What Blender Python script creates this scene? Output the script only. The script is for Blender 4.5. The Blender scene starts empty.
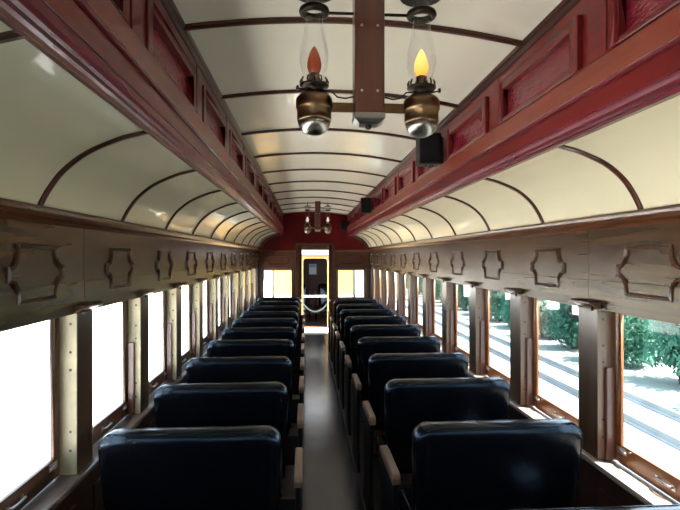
import bpy, bmesh, math, random
from math import pi, sin, cos, radians
from mathutils import Vector, Matrix

random.seed(7)
scene = bpy.context.scene
C = scene.collection

# ------------------------------------------------------------------ materials
def new_mat(name):
    m = bpy.data.materials.new(name)
    m.use_nodes = True
    nt = m.node_tree
    b = nt.nodes['Principled BSDF']
    return m, nt, b

def set_in(b, **kw):
    for k, v in kw.items():
        k = k.replace('_', ' ')
        if k in b.inputs:
            b.inputs[k].default_value = v

def rgb(c): return (c[0], c[1], c[2], 1.0)

def wood(name, dark, light, axis='Y', rough=0.35, coat=0.25, scale=7.0, bump=0.05, stain=0.0, spec=0.5, tint=(1, 1, 1)):
    m, nt, b = new_mat(name)
    tc = nt.nodes.new('ShaderNodeTexCoord')
    mp = nt.nodes.new('ShaderNodeMapping')
    s = {'X': (0.07, 1, 1), 'Y': (1, 0.07, 1), 'Z': (1, 1, 0.07)}[axis]
    mp.inputs['Scale'].default_value = s
    nz = nt.nodes.new('ShaderNodeTexNoise')
    nz.inputs['Scale'].default_value = scale * 4
    nz.inputs['Detail'].default_value = 6
    nz.inputs['Distortion'].default_value = 0.6
    cr = nt.nodes.new('ShaderNodeValToRGB')
    cr.color_ramp.elements[0].position = 0.3
    cr.color_ramp.elements[0].color = rgb(dark)
    cr.color_ramp.elements[1].position = 0.72
    cr.color_ramp.elements[1].color = rgb(light)
    nt.links.new(tc.outputs['Object'], mp.inputs['Vector'])
    nt.links.new(mp.outputs[0], nz.inputs['Vector'])
    nt.links.new(nz.outputs['Fac'], cr.inputs['Fac'])
    col = cr.outputs[0]
    if stain > 0:
        n2 = nt.nodes.new('ShaderNodeTexNoise')
        n2.inputs['Scale'].default_value = 2.2
        n2.inputs['Detail'].default_value = 4
        nt.links.new(tc.outputs['Object'], n2.inputs['Vector'])
        mx = nt.nodes.new('ShaderNodeMixRGB'); mx.blend_type = 'MULTIPLY'
        mx.inputs[0].default_value = stain
        nt.links.new(col, mx.inputs[1]); nt.links.new(n2.outputs['Color'], mx.inputs[2])
        r2 = nt.nodes.new('ShaderNodeValToRGB')
        r2.color_ramp.elements[0].position = .3; r2.color_ramp.elements[0].color = (.35, .33, .3, 1)
        r2.color_ramp.elements[1].position = .65; r2.color_ramp.elements[1].color = (1, 1, 1, 1)
        nt.links.new(n2.outputs['Fac'], r2.inputs['Fac']); nt.links.new(r2.outputs[0], mx.inputs[2])
        col = mx.outputs[0]
    nt.links.new(col, b.inputs['Base Color'])
    bp = nt.nodes.new('ShaderNodeBump')
    bp.inputs['Strength'].default_value = bump
    bp.inputs['Distance'].default_value = 0.01
    nt.links.new(nz.outputs['Fac'], bp.inputs['Height'])
    nt.links.new(bp.outputs[0], b.inputs['Normal'])
    set_in(b, Roughness=rough, Coat_Weight=coat, Coat_Roughness=0.15, Specular_IOR_Level=spec)
    b.inputs['Specular Tint'].default_value = rgb(tint)
    return m

def paint(name, c, rough=0.4, noise=0.0, nscale=6.0, bump=0.0, coat=0.0, metallic=0.0, spec=0.5, c2=None):
    m, nt, b = new_mat(name)
    tc = nt.nodes.new('ShaderNodeTexCoord')
    nz = nt.nodes.new('ShaderNodeTexNoise')
    nz.inputs['Scale'].default_value = nscale
    nz.inputs['Detail'].default_value = 5
    nt.links.new(tc.outputs['Object'], nz.inputs['Vector'])
    cr = nt.nodes.new('ShaderNodeValToRGB')
    d = c2 if c2 else tuple(x * (1 - noise) for x in c)
    cr.color_ramp.elements[0].position = .35; cr.color_ramp.elements[0].color = rgb(d)
    cr.color_ramp.elements[1].position = .65; cr.color_ramp.elements[1].color = rgb(c)
    nt.links.new(nz.outputs['Fac'], cr.inputs['Fac'])
    nt.links.new(cr.outputs[0], b.inputs['Base Color'])
    if bump:
        bp = nt.nodes.new('ShaderNodeBump')
        bp.inputs['Strength'].default_value = bump
        bp.inputs['Distance'].default_value = 0.01
        nt.links.new(nz.outputs['Fac'], bp.inputs['Height'])
        nt.links.new(bp.outputs[0], b.inputs['Normal'])
    set_in(b, Roughness=rough, Coat_Weight=coat, Metallic=metallic, Specular_IOR_Level=spec)
    return m

def thin_glass(name, tint=(1, 1, 1), edge=0.35, rough=0.02, blend=0.25):
    m = bpy.data.materials.new(name); m.use_nodes = True
    nt = m.node_tree; nt.nodes.clear()
    out = nt.nodes.new('ShaderNodeOutputMaterial')
    tr = nt.nodes.new('ShaderNodeBsdfTransparent'); tr.inputs[0].default_value = rgb(tint)
    gl = nt.nodes.new('ShaderNodeBsdfGlossy'); gl.inputs['Roughness'].default_value = rough
    gl.inputs[0].default_value = (.9, .95, 1, 1)
    lw = nt.nodes.new('ShaderNodeLayerWeight'); lw.inputs['Blend'].default_value = blend
    mu = nt.nodes.new('ShaderNodeMath'); mu.operation = 'MULTIPLY'; mu.inputs[1].default_value = edge
    ms = nt.nodes.new('ShaderNodeMixShader')
    nt.links.new(lw.outputs['Fresnel' if edge <= 1 and blend < .2 else 'Facing'], mu.inputs[0])
    nt.links.new(mu.outputs[0], ms.inputs[0])
    nt.links.new(tr.outputs[0], ms.inputs[1]); nt.links.new(gl.outputs[0], ms.inputs[2])
    nt.links.new(ms.outputs[0], out.inputs[0])
    return m

M = {}
M['letter'] = wood('letterboard wood', (.020, .008, .0025), (.075, .032, .010), 'Y', .27, .0, 6, .03, .4, spec=.38, tint=(1, .80, .56))
M['rail'] = wood('lower rail wood', (.034, .019, .007), (.095, .055, .022), 'Y', .27, .0, 6, .03, .4, spec=.42, tint=(1, .86, .66))
M['mould'] = wood('moulding wood', (.040, .013, .005), (.08, .03, .011), 'Y', .3, .3, 8, .03)
M['cornice'] = wood('cornice wood', (.060, .018, .006), (.115, .04, .013), 'Y', .25, .3, 6, .03)
M['pilaster'] = wood('pilaster wood', (.045, .022, .009), (.085, .045, .02), 'Z', .3, .4, 6, .02, .2)
M['jamb_cream'] = paint('cream left jamb', (.42, .35, .21), .5, .25, 9, .04)
M['jamb_tan'] = wood('tan right jamb', (.12, .058, .030), (.20, .105, .058), 'Z', .4, .2, 6, .03, .2)
M['batten'] = wood('reddish batten wood', (.10, .034, .026), (.165, .065, .048), 'Z', .35, .3, 6, .03)
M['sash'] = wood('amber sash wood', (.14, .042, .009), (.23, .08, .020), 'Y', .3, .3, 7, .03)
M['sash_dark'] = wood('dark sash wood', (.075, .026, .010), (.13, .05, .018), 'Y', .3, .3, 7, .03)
M['sill_lit'] = wood('sill wood painted sunlit', (.30, .24, .20), (.44, .36, .31), 'Y', .3, .3, 6, .03)  # paler copy of the sill wood, sunlight put into its colour
M['wainscot'] = wood('wainscot wood', (.022, .008, .004), (.045, .017, .008), 'Z', .35, .2, 5, .04)
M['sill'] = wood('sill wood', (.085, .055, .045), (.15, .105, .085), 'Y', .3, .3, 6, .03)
M['mahogany'] = wood('red mahogany', (.088, .006, .007), (.15, .015, .014), 'Y', .30, .04, 5, .03, spec=.2)
M['mahogany_light'] = wood('light mahogany', (.145, .024, .014), (.215, .047, .027), 'Y', .32, .05, 4, .03, spec=.25)
M['purple'] = wood('purplish varnished mahogany', (.11, .010, .020), (.17, .024, .038), 'Y', .26, .25, 5, .03)
M['darktrim'] = wood('dark trim', (.03, .010, .007), (.06, .02, .012), 'Y', .3, .3, 6, .02)
M['rib'] = wood('rib wood', (.045, .010, .005), (.085, .024, .010), 'X', .3, .3, 6, .03)
M['cream'] = paint('cream ceiling paint', (.78, .71, .50), .26, .06, 1.6, .015, .25)
M['cream_up'] = paint('upper ceiling paint', (.80, .745, .61), .26, .05, 1.6, .015, .2)
M['crimson'] = paint('crimson end wall', (.10, .0015, .003), .4, .45, 2.5, .01, 0, spec=.15)
M['endwood'] = wood('end wall wood', (.045, .011, .004), (.085, .023, .008), 'Z', .35, .05, 5, .03, spec=.3)
M['leather'] = None
M['armwood'] = wood('worn armrest wood', (.10, .052, .030), (.20, .12, .072), 'Y', .35, .3, 7, .03)
M['iron'] = paint('black iron', (.005, .0045, .005), .55, .3, 14, .03, spec=.1)
M['floorwood'] = wood('dark floor boards', (.010, .006, .005), (.024, .014, .011), 'Y', .35, .2, 5, .05)
M['brass'] = paint('aged brass', (.22, .14, .075), .30, .5, 9, .02, metallic=1.0)
M['brass_dark'] = paint('dark bronze', (.05, .036, .026), .35, .4, 12, .02, metallic=.9)
M['chrome'] = paint('polished nickel', (.36, .34, .31), .30, .1, 5, 0, metallic=1.0)
M['steel'] = paint('dull steel', (.55, .55, .56), .3, .2, 12, 0, metallic=1.0)
M['postwood'] = wood('lamp post mahogany', (.06, .011, .005), (.115, .026, .010), 'Z', .28, .4, 6, .03)
M['glass'] = thin_glass('window glass', (1, 1, 1), .5, .0, .12)
M['chimney'] = thin_glass('lamp chimney glass', (.985, .985, .985), .55, .02, .2)
M['black'] = paint('black plastic', (.008, .008, .009), .55, .2, 30, .02, spec=.3)
M['blackmesh'] = paint('black grille', (.006, .006, .007), .7, .5, 300, .2, spec=.2)
M['rope'] = paint('white rope', (.85, .84, .80), .8, .15, 60, .2)
M['yellow'] = paint('yellow coach paint', (.70, .43, .14), .4, .06, 3, 0)
M['white'] = paint('white coach paint', (.85, .85, .83), .4, .05, 3, 0)
M['platform'] = paint('platform plate', (.72, .70, .68), .6, .2, 6, .05)
M['dark_in'] = wood('dark interior wood', (.03, .010, .005), (.065, .022, .011), 'Z', .4, .2, 5, .02)
M['screw'] = paint('dark screw', (.03, .025, .02), .4, .1, 20, 0, metallic=.6)
M['bark'] = paint('bark', (.16, .12, .08), .9, .4, 18, .4)

def leather():
    m, nt, b = new_mat('black leather')
    tc = nt.nodes.new('ShaderNodeTexCoord')
    vz = nt.nodes.new('ShaderNodeTexVoronoi'); vz.inputs['Scale'].default_value = 260
    nz = nt.nodes.new('ShaderNodeTexNoise'); nz.inputs['Scale'].default_value = 16; nz.inputs['Detail'].default_value = 6
    nt.links.new(tc.outputs['Object'], vz.inputs['Vector']); nt.links.new(tc.outputs['Object'], nz.inputs['Vector'])
    b1 = nt.nodes.new('ShaderNodeBump'); b1.inputs['Strength'].default_value = .05; b1.inputs['Distance'].default_value = .003
    nt.links.new(vz.outputs['Distance'], b1.inputs['Height'])
    b2 = nt.nodes.new('ShaderNodeBump'); b2.inputs['Strength'].default_value = .14; b2.inputs['Distance'].default_value = .012
    nt.links.new(nz.outputs['Fac'], b2.inputs['Height']); nt.links.new(b1.outputs[0], b2.inputs['Normal'])
    nt.links.new(b2.outputs[0], b.inputs['Normal'])
    cr = nt.nodes.new('ShaderNodeValToRGB')
    cr.color_ramp.elements[0].color = (.0015, .0018, .0026, 1); cr.color_ramp.elements[1].color = (.003, .0038, .006, 1)
    nt.links.new(nz.outputs['Fac'], cr.inputs['Fac']); nt.links.new(cr.outputs[0], b.inputs['Base Color'])
    set_in(b, Roughness=.23, Specular_IOR_Level=.42, Coat_Weight=.0)
    b.inputs['Specular Tint'].default_value = (.55, .75, 1, 1)  # blue sky reflection put into the leather's highlight colour
    return m
M['leather'] = leather()

def runner_mat():
    m, nt, b = new_mat('grey lino runner')
    tc = nt.nodes.new('ShaderNodeTexCoord')
    mp = nt.nodes.new('ShaderNodeMapping'); mp.inputs['Scale'].default_value = (1, 1, 1)
    br = nt.nodes.new('ShaderNodeTexBrick')
    br.inputs['Scale'].default_value = 1.0
    br.inputs['Mortar Size'].default_value = .004
    br.inputs['Brick Width'].default_value = 1.6
    br.inputs['Row Height'].default_value = .13
    br.inputs['Color1'].default_value = (.034, .032, .037, 1)
    br.inputs['Color2'].default_value = (.046, .043, .05, 1)
    br.inputs['Mortar'].default_value = (.018, .016, .017, 1)
    mp.inputs['Rotation'].default_value = (0, 0, pi / 2)
    nt.links.new(tc.outputs['Object'], mp.inputs['Vector']); nt.links.new(mp.outputs[0], br.inputs['Vector'])
    nz = nt.nodes.new('ShaderNodeTexNoise'); nz.inputs['Scale'].default_value = 6; nz.inputs['Detail'].default_value = 2
    nt.links.new(tc.outputs['Object'], nz.inputs['Vector'])
    mx = nt.nodes.new('ShaderNodeMixRGB'); mx.blend_type = 'MULTIPLY'; mx.inputs[0].default_value = .6
    nt.links.new(br.outputs[0], mx.inputs[1]); nt.links.new(nz.outputs['Fac'], mx.inputs[2])
    nt.links.new(mx.outputs[0], b.inputs['Base Color'])
    mr = nt.nodes.new('ShaderNodeMapRange'); mr.inputs['To Min'].default_value = .15; mr.inputs['To Max'].default_value = .24
    nt.links.new(nz.outputs['Fac'], mr.inputs['Value']); nt.links.new(mr.outputs[0], b.inputs['Roughness'])
    b.inputs['Specular Tint'].default_value = (.78, .88, 1, 1)
    return m
M['runner'] = runner_mat()

def red_glass():
    m = bpy.data.materials.new('ruby hammered glass'); m.use_nodes = True
    nt = m.node_tree; nt.nodes.clear()
    out = nt.nodes.new('ShaderNodeOutputMaterial')
    tc = nt.nodes.new('ShaderNodeTexCoord')
    mp = nt.nodes.new('ShaderNodeMapping'); mp.inputs['Scale'].default_value = (1, .55, 1.3)
    mp.inputs['Rotation'].default_value = (.5, 0, 0)
    nz = nt.nodes.new('ShaderNodeTexNoise'); nz.inputs['Scale'].default_value = 55; nz.inputs['Detail'].default_value = 2
    nt.links.new(tc.outputs['Object'], mp.inputs[0]); nt.links.new(mp.outputs[0], nz.inputs['Vector'])
    bp = nt.nodes.new('ShaderNodeBump'); bp.inputs['Strength'].default_value = .5; bp.inputs['Distance'].default_value = .01
    nt.links.new(nz.outputs['Fac'], bp.inputs['Height'])
    tl = nt.nodes.new('ShaderNodeBsdfTranslucent'); tl.inputs[0].default_value = (.30, .012, .03, 1)
    df = nt.nodes.new('ShaderNodeBsdfDiffuse'); df.inputs[0].default_value = (.16, .012, .022, 1)
    gl = nt.nodes.new('ShaderNodeBsdfGlossy'); gl.inputs[0].default_value = (1, .85, .85, 1); gl.inputs['Roughness'].default_value = .12
    for n in (tl, df, gl): nt.links.new(bp.outputs[0], n.inputs['Normal'])
    m1 = nt.nodes.new('ShaderNodeMixShader'); m1.inputs[0].default_value = .75
    nt.links.new(tl.outputs[0], m1.inputs[1]); nt.links.new(df.outputs[0], m1.inputs[2])
    fr = nt.nodes.new('ShaderNodeFresnel'); fr.inputs['IOR'].default_value = 1.5
    nt.links.new(bp.outputs[0], fr.inputs['Normal'])
    m2 = nt.nodes.new('ShaderNodeMixShader')
    nt.links.new(fr.outputs[0], m2.inputs[0]); nt.links.new(m1.outputs[0], m2.inputs[1]); nt.links.new(gl.outputs[0], m2.inputs[2])
    nt.links.new(m2.outputs[0], out.inputs[0])
    return m
M['ruby'] = red_glass()

def bulb_mat(name, c1, c2, strength, z0, z1):
    m, nt, b = new_mat(name)
    tc = nt.nodes.new('ShaderNodeTexCoord')
    sp = nt.nodes.new('ShaderNodeSeparateXYZ')
    mr = nt.nodes.new('ShaderNodeMapRange'); mr.inputs['From Min'].default_value = z0; mr.inputs['From Max'].default_value = z1
    cr = nt.nodes.new('ShaderNodeValToRGB')
    cr.color_ramp.elements[0].color = rgb(c1); cr.color_ramp.elements[1].color = rgb(c2)
    nt.links.new(tc.outputs['Object'], sp.inputs[0]); nt.links.new(sp.outputs['Z'], mr.inputs['Value'])
    nt.links.new(mr.outputs[0], cr.inputs['Fac']); nt.links.new(cr.outputs[0], b.inputs['Base Color'])
    nt.links.new(cr.outputs[0], b.inputs['Emission Color'])
    set_in(b, Roughness=.08, Emission_Strength=strength, Coat_Weight=.6)
    return m

def ground_mat():
    m, nt, b = new_mat('pale sunlit gravel')
    tc = nt.nodes.new('ShaderNodeTexCoord')
    nz = nt.nodes.new('ShaderNodeTexNoise'); nz.inputs['Scale'].default_value = .7; nz.inputs['Detail'].default_value = 9
    nt.links.new(tc.outputs['Object'], nz.inputs['Vector'])
    cr = nt.nodes.new('ShaderNodeValToRGB')
    cr.color_ramp.elements[0].position = .35; cr.color_ramp.elements[0].color = (.08, .11, .10, 1)
    cr.color_ramp.elements[1].position = .6; cr.color_ramp.elements[1].color = (.20, .225, .215, 1)
    nt.links.new(nz.outputs['Fac'], cr.inputs['Fac']); nt.links.new(cr.outputs[0], b.inputs['Base Color'])
    set_in(b, Roughness=.9)
    return m
M['ground'] = ground_mat()
M['bounce'] = paint('white concrete', (.82, .81, .78), .8, .06, 1.5, .02)

def leaf_mat(name, c):
    m = bpy.data.materials.new(name); m.use_nodes = True
    nt = m.node_tree; nt.nodes.clear()
    out = nt.nodes.new('ShaderNodeOutputMaterial')
    tc = nt.nodes.new('ShaderNodeTexCoord')
    nz = nt.nodes.new('ShaderNodeTexNoise'); nz.inputs['Scale'].default_value = 1.3
    nt.links.new(tc.outputs['Object'], nz.inputs['Vector'])
    cr = nt.nodes.new('ShaderNodeValToRGB')
    cr.color_ramp.elements[0].position = .35; cr.color_ramp.elements[0].color = rgb(tuple(x * .55 for x in c))
    cr.color_ramp.elements[1].position = .65; cr.color_ramp.elements[1].color = rgb(c)
    nt.links.new(nz.outputs['Fac'], cr.inputs['Fac'])
    df = nt.nodes.new('ShaderNodeBsdfDiffuse'); tl = nt.nodes.new('ShaderNodeBsdfTranslucent')
    nt.links.new(cr.outputs[0], df.inputs[0]); nt.links.new(cr.outputs[0], tl.inputs[0])
    ms = nt.nodes.new('ShaderNodeMixShader'); ms.inputs[0].default_value = .4
    nt.links.new(df.outputs[0], ms.inputs[1]); nt.links.new(tl.outputs[0], ms.inputs[2])
    nt.links.new(ms.outputs[0], out.inputs[0])
    return m
M['leaf'] = leaf_mat('leaf green', (.085, .23, .165))
M['leaf_pale'] = leaf_mat('pale leaf green', (.24, .37, .30))

# ------------------------------------------------------------------ mesh building
class MB:
    def __init__(self):
        self.v = []; self.f = []; self.mi = []; self.sm = []
    def add(self, vs, fs, mi=0, smooth=False):
        b = len(self.v)
        self.v.extend([tuple(p) for p in vs])
        for f in fs:
            self.f.append([b + i for i in f]); self.mi.append(mi); self.sm.append(smooth)
        return self
    def box(self, x0, x1, y0, y1, z0, z1, mi=0):
        if x0 > x1: x0, x1 = x1, x0
        vs = [(x0,y0,z0),(x1,y0,z0),(x1,y1,z0),(x0,y1,z0),(x0,y0,z1),(x1,y0,z1),(x1,y1,z1),(x0,y1,z1)]
        return self.add(vs, [(0,3,2,1),(4,5,6,7),(0,1,5,4),(1,2,6,5),(2,3,7,6),(3,0,4,7)], mi)
    def prism_y(self, poly, y0, y1, mi=0, caps=True, smooth=False, closed=True):
        n = len(poly)
        vs = [(p[0], y0, p[1]) for p in poly] + [(p[0], y1, p[1]) for p in poly]
        fs = [(i, (i+1) % n, n + (i+1) % n, n + i) for i in range(n if closed else n-1)]
        self.add(vs, fs, mi, smooth)
        if caps and closed:
            self.add(vs, [tuple(range(n))[::-1], tuple(range(n, 2*n))], mi)
        return self
    def prism_x(self, poly, x0, x1, mi=0, smooth=False):     # poly of (y, z)
        n = len(poly)
        vs = [(x0, p[0], p[1]) for p in poly] + [(x1, p[0], p[1]) for p in poly]
        fs = [(i, (i+1) % n, n + (i+1) % n, n + i) for i in range(n)]
        self.add(vs, fs, mi, smooth)
        self.add(vs, [tuple(range(n))[::-1], tuple(range(n, 2*n))], mi)
        return self
    def lathe(self, prof, cx=0, cy=0, cz=0, n=28, mi=0, smooth=True, cap=True):
        vs = []; fs = []
        for r, z in prof:
            for k in range(n):
                a = 2*pi*k/n
                vs.append((cx + r*cos(a), cy + r*sin(a), cz + z))
        for i in range(len(prof)-1):
            for k in range(n):
                k2 = (k+1) % n
                fs.append((i*n+k, i*n+k2, (i+1)*n+k2, (i+1)*n+k))
        self.add(vs, fs, mi, smooth)
        if cap:
            if prof[0][0] > 1e-4: self.add(vs[:n], [tuple(range(n))[::-1]], mi)
            if prof[-1][0] > 1e-4: self.add(vs[-n:], [tuple(range(n))], mi)
        return self
    def tube(self, pts, r, n=8, mi=0, closed=False, flat=None):
        pts = [Vector(p) for p in pts]; m = len(pts)
        vs = []; fs = []
        prev = None
        for i in range(m):
            if closed: t = pts[(i+1) % m] - pts[i-1]
            else: t = pts[min(i+1, m-1)] - pts[max(i-1, 0)]
            t.normalize()
            up = prev if prev is not None else (Vector((0,0,1)) if abs(t.z) < .9 else Vector((1,0,0)))
            s = t.cross(up); s.normalize(); u = s.cross(t); u.normalize(); prev = u
            for k in range(n):
                a = 2*pi*k/n
                vs.append(pts[i] + s*(r*cos(a)) + u*((flat or r)*sin(a)))
        for i in range(m if closed else m-1):
            j = (i+1) % m
            for k in range(n):
                k2 = (k+1) % n
                fs.append((i*n+k, i*n+k2, j*n+k2, j*n+k))
        self.add(vs, fs, mi, True)
        if not closed:
            self.add(vs[:n], [tuple(range(n))[::-1]], mi); self.add(vs[-n:], [tuple(range(n))], mi)
        return self
    def build(self, name, mats, parent=None, bevel=0.0, seg=2, loc=None):
        me = bpy.data.meshes.new(name)
        me.from_pydata(self.v, [], self.f)
        if not isinstance(mats, (list, tuple)): mats = [mats]
        for m in mats: me.materials.append(m)
        for p, mi, s in zip(me.polygons, self.mi, self.sm):
            p.material_index = mi; p.use_smooth = s
        bm = bmesh.new(); bm.from_mesh(me)
        bmesh.ops.remove_doubles(bm, verts=bm.verts, dist=1e-5)
        bmesh.ops.recalc_face_normals(bm, faces=bm.faces)
        bm.to_mesh(me); bm.free(); me.update()
        o = bpy.data.objects.new(name, me); C.objects.link(o)
        if parent: o.parent = parent
        if loc: o.location = loc
        if bevel:
            b = o.modifiers.new('Bevel', 'BEVEL'); b.width = bevel; b.segments = seg
            b.limit_method = 'ANGLE'; b.angle_limit = radians(35)
            o.modifiers.new('WN', 'WEIGHTED_NORMAL').keep_sharp = True
            for p in me.polygons: p.use_smooth = True
        return o

def tag(o, label=None, cat=None, group=None, kind=None):
    if label: o['label'] = label
    if cat: o['category'] = cat
    if group: o['group'] = group
    if kind: o['kind'] = kind
    return o
def empty(name, loc=(0, 0, 0), rz=0):
    o = bpy.data.objects.new(name, None); C.objects.link(o)
    o.location = loc; o.rotation_euler = (0, 0, rz); o.empty_display_size = .1
    return o
KIDS = {}
def copy_tree(o, parent=None):
    c = o.copy(); C.objects.link(c)
    if parent is not None: c.parent = parent
    for ch in list(o.children): copy_tree(ch, c)
    return c

# ------------------------------------------------------------------ dimensions (metres; floor z=0, coach runs along +Y)
YB, YE = -2.08, 11.85           # inside faces of the two end walls
P = .922                        # bay length
Y0 = 2.10                       # centre of bay 0
KS = list(range(-4, 11))
def yc(k): return Y0 + P * k
HW = 1.30                       # half width of the inside
OUT = 1.398
HEAD, SILL, CORN = 1.585, .815, 2.06
PILW = .17
ORD = ['first','second','third','fourth','fifth','sixth','seventh','eighth','ninth','tenth','eleventh','twelfth','thirteenth','fourteenth','fifteenth']
SH_X, SH_Z = .025, .018         # the old roof sits a little askew on the body
def roof(x, z): return (x + SH_X, z - SH_Z * x)

# ------------------------------------------------------------------ floor
fl = MB().box(-HW - .1, HW + .1, YB - .1, YE + .02, -.08, 0).build('floor', M['floorwood'])
tag(fl, 'dark wooden floor of the railway coach', 'floor', kind='structure')
rn = MB().box(-.225, .225, YB + .05, YE - .01, .0005, .006).build('aisle_runner', M['runner'])
tag(rn, 'grey worn floor runner along the aisle between the seats', 'runner')

# ------------------------------------------------------------------ side walls
def ornament_path(hw, hh):
    # rectangle with concave quarter-round corners and a projecting middle on each side
    cr_x, cr_z = .055, .075
    pts = []
    tx = hw - cr_x            # half length of the straight top
    mz = hh - cr_z            # half height of the side piece
    def arc(cx, cz, a0, a1, n=7):
        return [(cx + cr_x*cos(a0 + (a1-a0)*i/n), cz + cr_z*sin(a0 + (a1-a0)*i/n)) for i in range(n+1)]
    ear = .010
    pts += [(-tx, hh), (tx, hh)]
    pts += [(tx, hh - ear)]
    pts += arc(hw, hh - ear, pi, 1.5*pi)[1:]
    pts += [(hw + ear, mz - ear), (hw + ear, -mz + ear)]
    pts += arc(hw, -hh + ear, .5*pi, pi)
    pts += [(tx, -hh), (-tx, -hh)]
    pts += [(-tx, -hh + ear)]
    pts += arc(-hw, -hh + ear, 0, .5*pi)[1:]
    pts += [(-hw - ear, -mz + ear), (-hw - ear, mz - ear)]
    pts += arc(-hw, hh - ear, 1.5*pi, 2*pi)
    out = []
    for p in pts:
        if not out or (abs(p[0]-out[-1][0]) + abs(p[1]-out[-1][1])) > 1e-4: out.append(p)
    if abs(out[0][0]-out[-1][0]) + abs(out[0][1]-out[-1][1]) < 1e-4: out.pop()
    return out

def strip_loop(mb, pts, w, base, top, axis_fn):
    """closed moulding: a half-round band following pts (2-D); axis_fn(u, v, h) -> 3-D"""
    n = len(pts)
    prof = [(-w, base), (-w*.9, base + (top-base)*.6), (-w*.45, top), (0, base + (top-base)*.72), (w*.45, top), (w*.9, base + (top-base)*.6), (w, base)]
    vs = []; fs = []
    for i in range(n):
        a = Vector(pts[i-1]); b = Vector(pts[i]); c = Vector(pts[(i+1) % n])
        d1 = (b-a).normalized(); d2 = (c-b).normalized()
        n1 = Vector((-d1.y, d1.x)); n2 = Vector((-d2.y, d2.x))
        nn = n1 + n2
        if nn.length < 1e-6: nn = n1
        nn.normalize(); k = 1 / max(.6, nn.dot(n1))
        for o, h in prof:
            q = b + nn * (o*k)
            vs.append(axis_fn(q.x, q.y, h))
    m = len(prof)
    for i in range(n):
        j = (i+1) % n
        for t in range(m-1):
            fs.append((i*m+t, i*m+t+1, j*m+t+1, j*m+t))
    mb.add(vs, fs, 0, False)

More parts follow.
